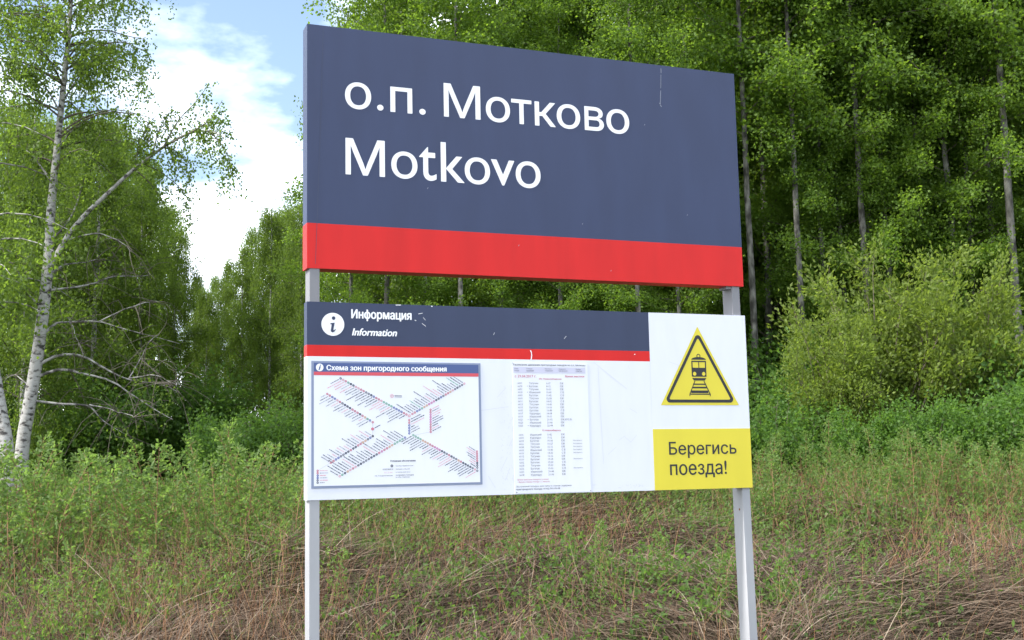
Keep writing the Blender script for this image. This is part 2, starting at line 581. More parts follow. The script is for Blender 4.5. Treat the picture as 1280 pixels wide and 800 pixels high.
# ------------------------------------------------------------------ the station sign
def build_sign():
    root = empty('station_sign', (1.0, 0.0, 0.0), 'large dark blue and red station name sign with white information board on two posts', 'sign')

    def part(name, g, m, parent=root, label=None):
        o = link(name, g.mesh(name, m), parent)
        if parent is root: o.location = (-1.0, 0, 0)
        if label: o['label'] = label
        return o

    A, B, C, D, E = [v + EYE for v in (1.8088, 0.9896, 0.8081, 0.6749, -0.0978)]
    # posts: square tube, painted; the right one leans a little
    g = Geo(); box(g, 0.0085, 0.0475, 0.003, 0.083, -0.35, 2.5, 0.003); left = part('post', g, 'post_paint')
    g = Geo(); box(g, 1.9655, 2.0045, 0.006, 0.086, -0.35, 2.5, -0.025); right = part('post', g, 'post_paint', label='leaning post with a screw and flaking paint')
    g = Geo()
    a = np.arange(8) / 8 * 2 * math.pi
    sz, sy = 1.6 - 0.193, 0.036
    v = [(1.9555 + 0.0, sy + 0.006 * math.cos(t), sz + 0.006 * math.sin(t)) for t in a] + [(1.949, sy + 0.005 * math.cos(t), sz + 0.005 * math.sin(t)) for t in a]
    g.add(v, [(i, (i + 1) % 8, 8 + (i + 1) % 8, 8 + i) for i in range(8)]); g.add(v[8:], [tuple(range(8))][0:1])
    part('screw', g, 'rust', right)
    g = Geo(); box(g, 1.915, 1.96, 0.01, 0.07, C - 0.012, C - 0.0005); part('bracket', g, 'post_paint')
    # upper board: a folded tray, red along its lower edge
    g = Geo(); box(g, 0, 2, 0, 0.08, B, A); nb = part('name_board', g, 'navy_film')
    g = Geo(); box(g, 0, 2, 0, 0.08, C, B); part('red_band', g, 'red_film', nb)
    big = [('о', .1548, .2637, 1.4711, 1.5842), ('.', .2886, .3154, 1.4745, 1.4995), ('п', .3448, .4389, 1.4737, 1.5812),
           ('.', .4688, .4966, 1.4735, 1.4988), ('М', .5764, .7394, 1.4749, 1.6203), ('о', .7640, .8741, 1.4710, 1.5827),
           ('т', .8802, .9742, 1.4730, 1.5815), ('к', .9888, 1.0869, 1.4730, 1.5805), ('о', 1.0923, 1.2043, 1.4710, 1.5820),
           ('в', 1.2252, 1.3189, 1.4735, 1.5815), ('о', 1.3314, 1.4444, 1.4695, 1.5820),
           ('М', .1559, .3198, 1.1969, 1.3481), ('о', .3466, .4582, 1.1955, 1.3102), ('t', .4662, .5404, 1.1945, 1.3385),
           ('k', .5597, .6633, 1.1955, 1.3640), ('о', .6645, .7776, 1.1940, 1.3102), ('v', .7825, .8888, 1.1975, 1.3080),
           ('о', .8942, 1.0089, 1.1940, 1.3110)]
    for ch, u0, u1, v0, v1 in big:
        g = Geo()
        bd = 0.0012
        text(g, ch, u0 + bd, u1 - bd, v0 + bd * .6, v1 - bd * .6, y=-0.0012, res=8, bold=bd)
        part('letter', g, 'letter_white', nb)
    g = Geo()
    line(g, [(1.6155, 1.795), (1.6150, 1.772)], 0.0022, -0.001); line(g, [(1.6140, 1.765), (1.6105, 1.70)], 0.0018, -0.001)
    line(g, [(1.6098, 1.69), (1.6050, 1.625), (1.600, 1.632)], 0.0022, -0.001); line(g, [(1.605, 1.622), (1.611, 1.6145)], 0.003, -0.001)
    for u, v in ((0.5, 1.16), (1.72, 1.12), (1.2, 1.05), (1.52, 1.52), (0.9, 0.94), (1.33, 0.85)): line(g, [(u, v), (u + .003, v + .006)], 0.002, -0.001)
    part('scratch', g, 'light_grey_print', nb)['kind'] = 'stuff'
    g = Geo(); line(g, [(0.0657, 1.795), (0.0600, 1.62), (0.0545, 1.40), (0.0489, 1.2475), (0.042, 1.05), (0.0335, 0.8251)], 0.0016, -0.0008)
    part('film_crease', g, 'dark_print', nb)

    # lower board
    H, S = 0.5040 + EYE, 0.4592 + EYE
    X = 1.5068
    g = Geo(); box(g, 0, X, 0, 0.055, E, S); box(g, X + 0.0004, 2.0, 0, 0.055, E, D); ib = part('information_board', g, 'white_film')
    g = Geo(); box(g, 0, X, 0, 0.055, H, D); hd = part('header_band', g, 'navy_film_faded', ib)
    g = Geo(); box(g, 0, X, 0, 0.055, S, H); part('red_stripe', g, 'red_film', ib)
    g = Geo(); disc(g, 0.1028, 0.5868, 0.0458, -0.001, 40); part('information_symbol', g, 'letter_white', ib)
    g = Geo()
    disc(g, 0.1055, 0.6115, 0.0072, -0.002, 20)
    line(g, [(0.0930, 0.5885), (0.1085, 0.5905)], 0.005, -0.002)
    poly(g, [(0.0985, 0.592), (0.1100, 0.5935), (0.1045, 0.566), (0.1060, 0.5625), (0.1125, 0.5680), (0.1145, 0.5665), (0.1080, 0.5570), (0.1000, 0.5548), (0.0945, 0.5585), (0.0948, 0.5660)], -0.0022)
    part('symbol_letter', g, 'navy_film_faded', ib)
    g = Geo(); text(g, 'Информация', 0.1782, 0.4250, 0.6035, 0.6488, y=-0.001, res=5, bold=0.0016); part('lettering', g, 'letter_white', ib)
    g = Geo(); text(g, 'Information', 0.1805, 0.3640, 0.5445, 0.5730, y=-0.001, res=5, bold=0.0013, shear=0.25); part('lettering', g, 'letter_white', ib)
    g = Geo()
    rr = random.Random(4)
    for u, v, du, dv, w in ((0.455, .638, .018, .004, .002), (0.44, .612, .006, -.002, .003), (0.47, .60, .016, -.012, .0015), (0.36, .6715, .022, .0005, .003), (0.51, .671, .006, 0, .004),
                            (0.475, .625, .01, -.012, .0012), (1.43, .488, .006, .002, .003), (1.1, .55, .01, .012, .0015), (0.78, .56, .004, .01, .0015)):
        line(g, [(u, v), (u + du, v + dv)], w, -0.001)
    cv = [(0.9435, 0.498), (0.9475, 0.490), (0.9488, 0.478), (0.9470, 0.4645), (0.9445, 0.4575)]
    line(g, cv, 0.0045, -0.0012)
    part('scratch', g, 'letter_white', ib, 'white scratches and a curl of peeled film on the coloured bands')['kind'] = 'stuff'
    g = Geo()
    sc_ = [[(1.235, .452), (1.39, .338)], [(1.255, .43), (1.262, .20), (1.268, 0.02)], [(1.40, .44), (1.405, .425)], [(0.72, .247), (0.84, .262)], [(0.745, -.02), (0.775, -.07)],
           [(1.40, .255), (1.435, .235)], [(1.345, .12), (1.37, .135), (1.40, .11), (1.43, .14)], [(1.29, .06), (1.33, .09)], [(1.21, -.068), (1.23, -.067)], [(0.84, .10), (0.855, .13)],
           [(0.80, .0), (0.83, .055)], [(0.82, -.04), (0.84, .01)], [(1.60, .46), (1.66, .44)], [(0.79, .30), (0.83, .34)]]
    for q in sc_: line(g, q, 0.0010, -0.0009)
    for k in range(60):
        u, v = 0.80 + rr.random() * .06, rr.uniform(-.08, .36)
        line(g, [(u, v), (u + rr.uniform(-.006, .006), v + rr.uniform(.003, .012))], 0.0008, -0.0008)
    for k in range(18):
        u, v = rr.uniform(1.33, 1.46), rr.uniform(-.083, -.07)
        line(g, [(u, v), (u + rr.uniform(.002, .008), v + rr.uniform(-.003, .003))], 0.0011, -0.0008)
    part('scuff', g, 'scuff_grey', ib, 'thin grey scratches and scuffs on the white panel')['kind'] = 'stuff'

    # the zone map poster
    g = Geo(); box(g, 0.0170, 0.7190, -0.0016, -0.0002, -0.0535 + EYE, 0.4410 + EYE); zm = part('zone_map', g, 'poster_border', label='framed map of suburban rail zones pasted on the white board')
    g = Geo(); rect(g, 0.0267, 0.7093, -0.0445, 0.4338, -0.0022); part('map_sheet', g, 'paper', zm)
    g = Geo(); rect(g, 0.0267, 0.7093, 0.3985, 0.4338, -0.0026); part('title_band', g, 'poster_blue', zm)
    g = Geo(); rect(g, 0.0267, 0.7093, 0.3850, 0.3985, -0.0026); part('title_stripe', g, 'poster_red', zm)
    g = Geo(); disc(g, 0.0498, 0.4155, 0.0150, -0.0030); part('information_symbol', g, 'letter_white', zm)
    g = Geo(); text(g, 'i', 0.0455, 0.0545, 0.4055, 0.4260, y=-0.0034, shear=0.25, bold=0.001); part('symbol_letter', g, 'poster_blue', zm)
    g = Geo(); text(g, 'Схема зон пригородного сообщения', 0.0773, 0.5709, 0.3995, 0.4255, y=-0.0030, res=3, bold=0.0011); part('lettering', g, 'letter_white', zm)
    dots = {k: Geo() for k in ('red_print', 'pink_print', 'green_print', 'blue_print', 'orange_print', 'magenta_print', 'dark_print', 'grey_print')}
    tick = {k: Geo() for k in ('dark_print', 'grey_print', 'pink_print', 'green_print', 'light_grey_print')}
    lines = Geo()
    code = {'r': 'red_print', 'p': 'pink_print', 'g': 'green_print', 'b': 'blue_print', 'o': 'orange_print', 'm': 'magenta_print', 'd': 'dark_print', 'y': 'grey_print'}
    Y1, Y2, Y3 = -0.0026, -0.0029, -0.0032

    def route(a, b, cols, side, dirv, lens, tc_, rad=0.0047):
        a, b = np.array(a), np.array(b)
        n = len(cols)
        line(lines, [a, b], 0.0010, Y1)
        for i, c in enumerate(cols):
            p = a + (b - a) * i / (n - 1)
            ring(dots[code[c]], p[0], p[1], rad * 0.38 if c not in 'd' else rad * .3, rad, Y3 + 0.0003 * (i % 2), 10)
            if side:
                L = lens[i % len(lens)] * rr.uniform(0.75, 1.2)
                d = np.array(dirv) / np.linalg.norm(dirv)
                s, k = 0.0085, 0
                key = tc_[i % len(tc_)]
                key = {'d': 'dark_print', 'y': 'grey_print', 'p': 'pink_print', 'g': 'green_print', 'l': 'light_grey_print'}[key]
                while s < L:                                  # the words of a station's name, too fine to read
                    e2 = min(L, s + rr.uniform(0.004, 0.012))
                    line(tick[key], [p + d * s, p + d * e2], rr.choice((0.0022, 0.0028, 0.0034)), Y2)
                    s = e2 + 0.0013

    DL, UL, UR = (-0.87, -0.46), (-0.83, 0.50), (0.87, 0.42)
    route((.1327, .3731), (.4003, .2309), 'yprgddpprryydbrrpggggbbbbrr', 1, DL, [.05, .07, .045, .055], 'yppplpydldydydd')
    route((.4249, .2330), (.6474, .3563), 'rrbbgoommmddbyrropydyyp', 1, UL, [.075, .06, .05, .045], 'ddydgdydypylppdy')
    route((.4118, .2257), (.4118, .2257 - .0001), 'pp', 0, DL, [0], 'd', 0.006)
    route((.4116, .2087), (.4110, .1556), 'rrbbbb', 1, UR, [.05, .065, .06, .03, .055], 'ydpdy')
    route((.4279, .1481), (.6972, .0020), 'ggggooorrmmmddyrdyyorddddypy', 1, DL, [.055, .07, .045, .05], 'ddydydddpyydypylppd')
    route((.5013, .2500), (.5008, .1608), 'rrmmmmrrrr', 1, UR, [.035, .05, .055, .04], 'pyppydyd')
    route((.3932, .1389), (.1279, -.0084), 'bggggoorrmrdddyyydyprpodgp', 1, UL, [.06, .05, .075, .055], 'dyddpydyddypddy')
    route((.0795, .3118), (.2505, .2079), 'rrbbprydddrrrdrogb', 1, DL, [.035, .045, .05], 'lylylplylp')
    route((.2617, .2006), (.2613, .1459), 'rrb', 0, DL, [0], 'd')
    disc(dots['red_print'], .2608, .1743, .0062, Y3, 14)
    route((.2613, .1459), (.0937, .0451), 'bbyoorrddrddyybbrr', 1, UL, [.045, .055, .04], 'lplyplyylp')
    route((.0414, .0147), (.0414, -.0314), 'rrbbyy', 1, (1, 0), [.04, .035], 'pl', 0.0045)
    route((.6970, .0797), (.6974, .0146), 'rrrrrdyy', 1, UL, [.04, .045], 'yppy')
    line(lines, [(.5008, .1608), (.43, .148)], 0.0007, Y1); line(lines, [(.0414, .0147), (.0937, .0451)], 0.0007, Y1)
    line(tick['dark_print'], [(.268, .1775), (.292, .1895)], .0026, Y2)
    ring(dots['pink_print'], .3405, .3047, .0052, .0075, Y3, 20); disc(dots['red_print'], .3405, .3047, .0022, Y3, 8)
    for v in (.3065, .3015): line(tick['dark_print'], [(.352, v), (.382, v - .0008)], .002, Y2)
    ring(dots['dark_print'], .3381, .0278, .0022, .0055, Y3, 16)
    text(tick['dark_print'], 'Условные обозначения', .3315, .4360, .0440, .0510, y=Y2, res=1, bold=.0003)
    for s_, u0, u1, v in (('границы тарифной зоны', .354, .4265, .0245), ('станция с кассой', .354, .411, .0120), ('остановочный пункт', .354, .414, -.0002),
                          ('остановка поездов', .354, .428, -.0125), ('в обе стороны', .354, .411, -.0200), ('НОВОСИБИРСК', .301, .344, .0120), ('о.п. 25 км', .306, .340, -.0005), ('пл. Геодезическая', .2693, .3408, -.0130)):
        text(tick['pink_print' if s_.startswith('о.п.') else 'dark_print'], s_, u0, u1, v, v + .0058, y=Y2, res=1)
    part('route_line', lines, 'light_grey_print', zm)['kind'] = 'stuff'
    for k, gg in dots.items():
        if gg.n: part('station_dots', gg, k, zm)['kind'] = 'stuff'
    for k, gg in tick.items():
        if gg.n: part('station_names', gg, k, zm)['kind'] = 'stuff'

    # the paper timetable
    g = Geo(); box(g, 0.8597, 1.2050, -0.0012, -0.0002, -0.0950 + EYE, 0.4470 + EYE); tt = part('timetable', g, 'paper', label='printed paper timetable of suburban trains pasted on the white board')
    g = Geo(); rect(g, 0.8650, 1.1940, 0.4035, 0.4280, -0.0017); part('column_header', g, 'table_lilac', tt)
    gd, gr = Geo(), Geo()
    yy = -0.0021
    text(gd, 'Расписание движения пригородных поездов по о.п. Мотково', .8640, 1.1950, .4315, .4415, y=yy, res=2, bold=.0002)
    for (l1, l2, u, w) in (('Номер', 'поезда', .869, .021), ('Станция', 'назначения', .9228, .033), ('Время', 'отправления', 1.0074, .036), ('Периодичность', 'курсирования', 1.0702, .040), ('Особые', 'отметки', 1.1495, .028)):
        text(gd, l1, u, u + w * .82, .4175, .4235, y=yy, res=2); text(gd, l2, u, u + w, .4090, .4150, y=yy, res=2)
    text(gr, 'с 29.04.2017 г.', .8700, .9669, .3840, .3945, y=yy, res=2, bold=.0002)
    text(gr, 'Время местное', 1.0994, 1.1888, .3845, .3945, y=yy, res=2, bold=.0003)
    text(gr, 'Из Новосибирска', .9795, 1.0814, .3740, .3820, y=yy, res=2, bold=.0003)
    text(gr, 'К Новосибирску', .9896, 1.0727, .1585, .1670, y=yy, res=2, bold=.0003)
    up = ['6601|Тогучин|6-07|ЕЖ', '6603|• Буготак|8-12|ЕЖ', '6601|Тогучин|10-01|ЕЖ', '6603|• Изынский|10-40|С В', '6605|Буготак|11-42|С В', '6609|Тогучин|12-38|ЕЖ', '6611|Буготак|14-02|С В',
          '6613|Тогучин|14-43|ЕЖ', '6615|Буготак|16-16|ЕЖ', '6605|Буготак|16-48|С В', '6617|Курундус|18-08|ЕЖ', '6619|Изынский|19-11|ЕЖ', '6621|• Буготак|21-02|ЕЖ,КРС.В.', '6623|Изынский|21-46|ЕЖ', '6625|• Курундус|22-44|ЕЖ']
    dn = ['6602|Изынский|5-42|ЕЖ', '6604|Курундус|7-12|ЕЖ', '6604|Буготак|10-08|ЕЖ|x', '6606|Тогучин|10-27|ЕЖ|x', '6608|Тогучин|12-16|ЕЖ|x', '6606|Изынский|13-43|С В|x', '6610|Буготак|14-30|С В|x',
          '6612|Тогучин|16-16|ЕЖ', '6610|Буготак|17-04|ЕЖ|x', '6602|Буготак|17-24|С В', '6614|Тогучин|17-53|ЕЖ', '6616|Буготак|19-00|С В|x', '6620|Изынский|20-44|ЕЖ', '6618|Курундус|21-06|ЕЖ']

    def rows(rs, va, vb):
        for i, r_ in enumerate(rs):
            v = va + (vb - va) * i / (len(rs) - 1) - 0.0035
            c = r_.split('|')
            for txt, u in zip(c, (.8822, .9335, 1.0118, 1.0745, 1.128)):
                if txt == 'x':
                    text(gd, 'Экспресс', 1.1274, 1.1700, v + .0005, v + .0065, y=yy, res=1); continue
                if txt.startswith('•'):
                    disc(gd, .9255, v + .004, .0016, yy, 6); txt = txt[2:]
                text(gd, txt, u, None, v, y=yy, res=1, cap=.0108)
    rows(up, .3600, .1830); rows(dn, .1455, -.0197)
    text(gr, 'Время прибытия поездов в течение', .8730, 1.0117, -.0430, -.0355, y=yy, res=1); text(gr, '• Время стоянки поезда 1-2 минуты', .8728, 1.0160, -.0525, -.0450, y=yy, res=1)
    text(gd, 'Экстренный телефон для связи в случае задержки', .8665, 1.115, -.0715, -.0625, y=yy, res=1); text(gd, 'пригородного поезда: 8-962-791-99-98', .8662, 1.0625, -.0830, -.0740, y=yy, res=1, bold=.0002)
    part('lettering', gd, 'grey_print', tt); part('lettering', gr, 'red_print', tt)
    for u, v, r_ in ((.8685, -.0900, .0022), (.862, .4435, .0015), (1.203, -.0915, .0018)):
        g = Geo(); disc(g, u, v, r_, yy, 8); part('staple', g, 'dark_print', tt)

    # train warning triangle and yellow plate
    g = Geo(); poly(g, [(1.5530, .2690), (1.9480, .2690), (1.7500, .6185)], -0.0008); tw = part('warning_triangle', g, 'yellow_film')
    tri = np.array([(1.5705, .2800), (1.9305, .2800), (1.7500, .5965)])
    cen = tri.mean(0)
    og = round_tri(tri, 0.016)
    # inset along the edges
    k = 0.0135
    r_in = 2 * abs(0.5 * ((tri[1, 0] - tri[0, 0]) * (tri[2, 1] - tri[0, 1]) - (tri[2, 0] - tri[0, 0]) * (tri[1, 1] - tri[0, 1]))) / sum(np.linalg.norm(tri[i] - tri[i - 1]) for i in range(3))
    P = sum(tri[i] * np.linalg.norm(tri[(i + 1) % 3] - tri[i - 1]) for i in range(3)) / sum(np.linalg.norm(tri[(i + 1) % 3] - tri[i - 1]) for i in range(3))
    ig = round_tri(P + (tri - P) * (1 - k / r_in), 0.0055)
    V, F = fill_loops([og, ig[::-1]])
    g = Geo(); flat(g, V, F, -0.0013); part('triangle_border', g, 'black_print', tw)
    g = Geo()
    yb = -0.0013
    arc = [(1.7495 + .0375 * math.cos(t), .4700 + .0125 * math.sin(t)) for t in np.linspace(0, math.pi, 12)]
    poly(g, arc, yb)                                                  # roof
    ring(g, 1.7495, .4865, .0060, .0100, yb - .0003, 18)              # roof lamp
    w0, w1, b0, b1 = 1.7122, 1.7868, .3945, .4655
    V, F = fill_loops([np.array([(w0, b0), (w1, b0), (w1, b1), (w0, b1)]),
                       np.array([(w0 + .006, b1 - .006), (1.7475, b1 - .006), (1.7475, b1 - .031), (w0 + .006, b1 - .031)]),
                       np.array([(1.7515, b1 - .006), (w1 - .006, b1 - .006), (w1 - .006, b1 - .031), (1.7515, b1 - .031)])])
    flat(g, V, F, yb)                                                 # cab front with two windows
    poly(g, [(1.7130, .3890), (1.7860, .3890), (1.7770, .3775), (1.7220, .3775)], yb)      # skirt
    for (u0, u1, v0, v1) in ((1.7165, 1.7825, .3585, .3645), (1.7120, 1.7870, .3430, .3505), (1.7060, 1.7930, .3220, .3340)): rect(g, u0, u1, v0, v1, yb)
    line(g, [(1.7270, .3760), (1.6985, .3170)], .0042, yb - .0003); line(g, [(1.7720, .3760), (1.8020, .3170)], .0042, yb - .0003)
    rect(g, 1.6965, 1.8040, .3150, .3195, yb - .0004); rect(g, 1.6965, 1.7005, .3085, .3149, yb); rect(g, 1.8000, 1.8040, .3085, .3149, yb)
    part('train_pictogram', g, 'black_print', tw)
    for u in (1.7265, 1.7725):
        g = Geo(); disc(g, u, .4075, .0085, -0.0019, 20); part('headlight_mark', g, 'yellow_film', tw)
    g = Geo(); box(g, 1.5090, 1.9998, -0.0012, -0.0002, -0.0975 + EYE, 0.1653 + EYE); yp = part('yellow_plate', g, 'yellow_film')
    g = Geo(); text(g, 'Берегись', 1.5850, 1.9230, .0385, .1088, y=-0.0018, res=6, bold=.0009); part('lettering', g, 'black_print', yp)
    g = Geo(); text(g, 'поезда!', 1.5865, 1.8690, -.0475, .0240, y=-0.0018, res=6, bold=.0009); part('lettering', g, 'black_print', yp)


# ------------------------------------------------------------------ trees
def grow(rng, H, r0, base, spread, n_limb, droop, n_leaf, leaf, lean=(0, 0), up=0.9, clump=0.17, top_pow=0.6, twig_len=0.5, hang=0.0, r_top=0.012, limb_r=0.30, wobble=0.018):
    """trunk, limbs and leaves of one tree standing at the origin"""
    n = 12
    t = np.linspace(0, 1, n)
    wob = np.cumsum(rng.normal(0, wobble * H / 10, (n, 2)), 0); wob -= wob[0]
    tr = np.stack([lean[0] * t + wob[:, 0], lean[1] * t + wob[:, 1], t * H - 0.25 * (t == 0)], 1)
    rad = r0 * (1 - t) ** 0.8 + r_top
    rad[0] *= 1.25
    gt, gl, gf = Geo(), Geo(), Geo()
    tube(gt, tr, rad, 9)
    cc, ca, ct = [], [], []
    for i in range(n_limb):
        f = base + (1 - base) * ((i + rng.uniform(0, 1)) / n_limb) ** 0.9 * 0.98
        p = np.array([np.interp(f, t, tr[:, k]) for k in range(3)])
        az = i * 2.39996 + rng.uniform(-0.6, 0.6)
        rel = (f - base) / (1 - base)
        L = spread * (math.sin(math.pi * min(1, 0.18 + rel * 0.82)) ** top_pow) * rng.uniform(0.45, 1.35) + 0.15
        el = up * rng.uniform(0.5, 1.2)
        d = np.array([math.cos(az) * math.cos(el), math.sin(az) * math.cos(el), math.sin(el)])
        s = np.linspace(0, 1, 5)[:, None]
        lp = p + d * L * s + np.array([0, 0, -droop * L]) * s ** 2 + np.cumsum(rng.normal(0, 0.03 * L, (5, 3)) * (s > 0), 0)
        rb = max(0.006, limb_r * np.interp(f, t, rad) * min(1, L / spread + .2))
        tube(gl, lp, np.linspace(rb, 0.003, 5), 4)
        nt_ = max(2, int(5 * L / max(spread, .1)) + 3)
        for k in range(nt_):
            q = (k + rng.uniform(0.2, 1.0)) / nt_
            if q < 0.15: continue
            tp = np.array([np.interp(min(q, 1), np.linspace(0, 1, 5), lp[:, m_]) for m_ in range(3)])
            td = unit(d * 0.5 + rng.normal(0, 0.7, 3) + np.array([0, 0, 0.15 - hang * 1.6]))
            tl = twig_len * rng.uniform(0.5, 1.2)
            te = tp + td * tl * (1 - hang) + np.array([0, 0, -hang * tl])
            tube(gl, np.stack([tp, (tp + te) / 2 + rng.normal(0, .03, 3), te]), [0.004, 0.003, 0.0015], 3)
            nc = 3
            for c in range(nc):
                cc.append(tp + (te - tp) * (c + 0.6) / nc); ca.append(td); ct.append(rng.uniform(0, 1))
    cc, ca, ct = np.array(cc), np.array(ca), np.array(ct)
    per = max(1, n_leaf // len(cc))
    c = np.repeat(cc, per, 0) + rng.normal(0, clump, (len(cc) * per, 3)) * np.array([1, 1, 0.8 + hang])
    ax = np.repeat(ca, per, 0) * 0.3 + rng.normal(0, 0.6, c.shape) + np.array([0, 0, -0.25 - hang])
    leaves(gf, rng, c, ax, leaf[0], leaf[1], np.repeat(ct, per))
    return gt, gl, gf


class Kind:
    def __init__(self, name, gt, gl, gf, mt, ml, mf):
        self.name = name
        self.me = [('trunk', gt.mesh('trunk', mt, True)), ('limbs', gl.mesh('limbs', ml)), ('crown', gf.mesh('crown', mf))]


def plant(kind, xy, label, cat, group=None, rz=0.0, scale=1.0, sink=0.05, name=None):
    x, y = xy
    o = empty(name or kind.name, (x, y, float(ground_z(x, y)) - sink), label, cat, group, rz, scale)
    for nm, me in kind.me:
        c = link(nm, me, o)
        if nm in ('limbs', 'stems'): c['kind'] = 'stuff'
        if nm in ('crown', 'foliage', 'leaves'): c['kind'] = 'stuff'
    return o


def build_trees():
    aspen = []
    for k in range(5):
        rng = np.random.default_rng(100 + k)
        aspen.append(Kind('aspen_tree', *grow(rng, 12.5 + k * .5, 0.070, 0.13, 1.75, 52, 0.22, 44000, (0.066, 0.056), up=0.65, clump=0.145), 'aspen_bark', 'limb_bark', 'aspen_leaf'))
    bare = []                                                  # high-crowned aspens whose stems show
    for k in range(2):
        rng = np.random.default_rng(130 + k)
        bare.append(Kind('aspen_tree', *grow(rng, 13.0, 0.062, 0.30, 1.5, 40, 0.2, 30000, (0.066, 0.056), up=0.7, clump=0.15), 'aspen_bark', 'limb_bark', 'aspen_leaf'))
    stem = []                                                  # clean stems with the crown high up
    for k in range(2):
        rng = np.random.default_rng(140 + k)
        stem.append(Kind('aspen_tree', *grow(rng, 13.0, 0.058, 0.38, 1.45, 44, 0.2, 22000, (0.066, 0.056), up=0.7, clump=0.15, wobble=0.008), 'aspen_bark', 'limb_bark', 'aspen_leaf'))
    pole = []                                                  # tall bare poles, leaves only near the top
    for k in range(2):
        rng = np.random.default_rng(150 + k)
        pole.append(Kind('aspen_tree', *grow(rng, 13.0, 0.053, 0.44, 1.35, 44, 0.2, 24000, (0.066, 0.056), up=0.7, clump=0.15, wobble=0.007), 'pale_bark', 'limb_bark', 'aspen_leaf'))
    birch = []
    for k in range(3):
        rng = np.random.default_rng(160 + k)
        birch.append(Kind('birch_tree', *grow(rng, 7.0, 0.060, 0.08, 1.45, 46, 0.35, 42000, (0.050, 0.038), up=0.8, clump=0.11, hang=0.35, twig_len=.55, top_pow=.75), 'birch_bark', 'limb_bark', 'birch_leaf'))

    def spot(px, d): return site((px - 640) / FPX * d, d)

    R = random.Random(11)
    # trees one can pick out, right of the sign
    named = [
        (1005, 15.2, 9, .74, 'tall aspen with a straight grey stem just right of the sign'),
        (942, 15.3, 10, .78, 'slim pale aspen with a bare stem close beside the sign post'),
        (1279, 15.3, 10, .92, 'thick grey aspen stem cut by the right edge of the photo'),
        (1252, 15.8, 9, .80, 'slim aspen with bare lower stem beside the thick stem at the right edge'),
        (1086, 15.4, 10, .80, 'left one of two grey aspen stems close together high behind the willow bushes'),
        (1095, 15.8, 9, .76, 'right one of two grey aspen stems close together high behind the willow bushes'),
        (1165, 18.5, 6, .80, 'leafy aspen between the two willow bushes with bright green crown'),
        (1050, 16.0, 2, .42, 'young full crowned aspen behind the left willow bush'),
        (1125, 16.8, 3, .50, 'young aspen with dense foliage right behind the willow bushes'),
        (1222, 16.0, 4, .52, 'young aspen with leafy crown left of the thick stem at the right edge'),
        (1180, 17.0, 0, .62, 'bushy aspen rising right behind the right willow bush'),
        (958, 18.3, 3, .74, 'leafy aspen filling the shade behind the slim pale stem'),
        (1030, 17.6, 4, .56, 'leafy aspen right beside the straight grey stem'),
        (1062, 18.8, 0, .58, 'leafy aspen behind the young aspens left of the twin stems'),
        (1118, 18.8, 2, .60, 'leafy aspen right of the twin grey stems'),
        (1150, 17.4, 4, .66, 'tall leafy aspen behind the gap between the willow bushes'),
        (1198, 17.8, 1, .84, 'tall leafy aspen behind the right willow bush'),
        (1238, 17.6, 3, .82, 'leafy aspen filling the gap beside the slim bare stem on the right'),
        (1285, 17.2, 2, .84, 'leafy aspen behind the thick stem at the right edge'),
        (905, 17.6, 1, .80, 'leafy aspen half hidden by the right end of the sign'),
        (988, 18.0, 0, .64, 'leafy aspen just left of the straight grey stem'),
        (605, 18.4, 2, .80, 'leafy aspen rising over the sign top left of its middle'),
        (700, 18.6, 1, .80, 'leafy aspen rising over the sign top right of its middle'),
        (785, 18.4, 4, .78, 'leafy aspen over the right third of the sign top'),
        (845, 18.8, 3, .80, 'leafy aspen over the right third of the sign top, next to the corner'),
        (1040, 15.7, 1, .56, 'slender leafy aspen in front of the shade left of the twin stems'),
        (1058, 15.9, 3, .50, 'tall leafy aspen between the straight grey stem and the twin stems'),
        (1118, 15.9, 0, .62, 'tall leafy aspen in front of the shade right of the twin stems'),
        (1198, 15.9, 2, .68, 'leafy aspen whose bright crown hangs over the right willow bush'),
        (963, 16.6, 4, .74, 'leafy aspen between the slim pale stem and the straight grey stem'),
        (1162, 16.0, 9, .72, 'thin pale aspen stem rising between the two willow bushes'),
        (1045, 17.0, 9, .70, 'thin pale aspen stem a little right of the straight grey stem'),
        (1226, 17.0, 10, .70, 'thin pale aspen stem above the right willow bush'),
        (975, 17.2, 7, .76, 'thin pale aspen stem a little left of the straight grey stem'),
        (1345, 16.4, 1, .80, 'leafy aspen just outside the right edge of the photo'),
        (1410, 17.0, 3, .84, 'leafy aspen well to the right of the thick stem at the edge'),
        (1480, 16.6, 0, .80, 'leafy aspen at the far right end of the edge of the wood'),
        (970, 17.5, 1, .60, 'bushy aspen between the sign and the straight grey stem'),
        (800, 14.6, 10, .60, 'pale aspen stem seen in the slot between the two sign boards, right side'),
        (575, 14.6, 9, .60, 'dark aspen stem seen in the middle of the slot between the two sign boards'),
        (481, 15.6, 7, .62, 'grey aspen stem seen in the slot between the sign boards, left side'),
        (520, 17.2, 4, .80, 'aspen whose yellow green crown shows over the left part of the sign top'),
        (655, 17.5, 0, .82, 'aspen with leafy crown standing behind the middle of the sign'),
        (735, 18.0, 3, .86, 'aspen with dark leafy crown behind the right half of the sign'),
        (870, 17.0, 2, .80, 'aspen with dense crown over the upper right corner of the sign'),
        (440, 15.0, 1, .42, 'young aspen filling the left end of the slot between the boards'),
        (530, 15.0, 2, .44, 'young aspen in the slot between the boards, beside the dark stem'),
        (625, 15.0, 3, .43, 'young aspen filling the middle of the slot between the boards'),
        (700, 15.0, 4, .46, 'young aspen in the slot between the boards, right of the middle'),
        (765, 15.0, 0, .44, 'young aspen in the slot between the boards, beside the pale stem'),
        (850, 15.0, 1, .45, 'young aspen filling the right end of the slot between the boards'),
    ]
    kinds = aspen + bare + stem + pole
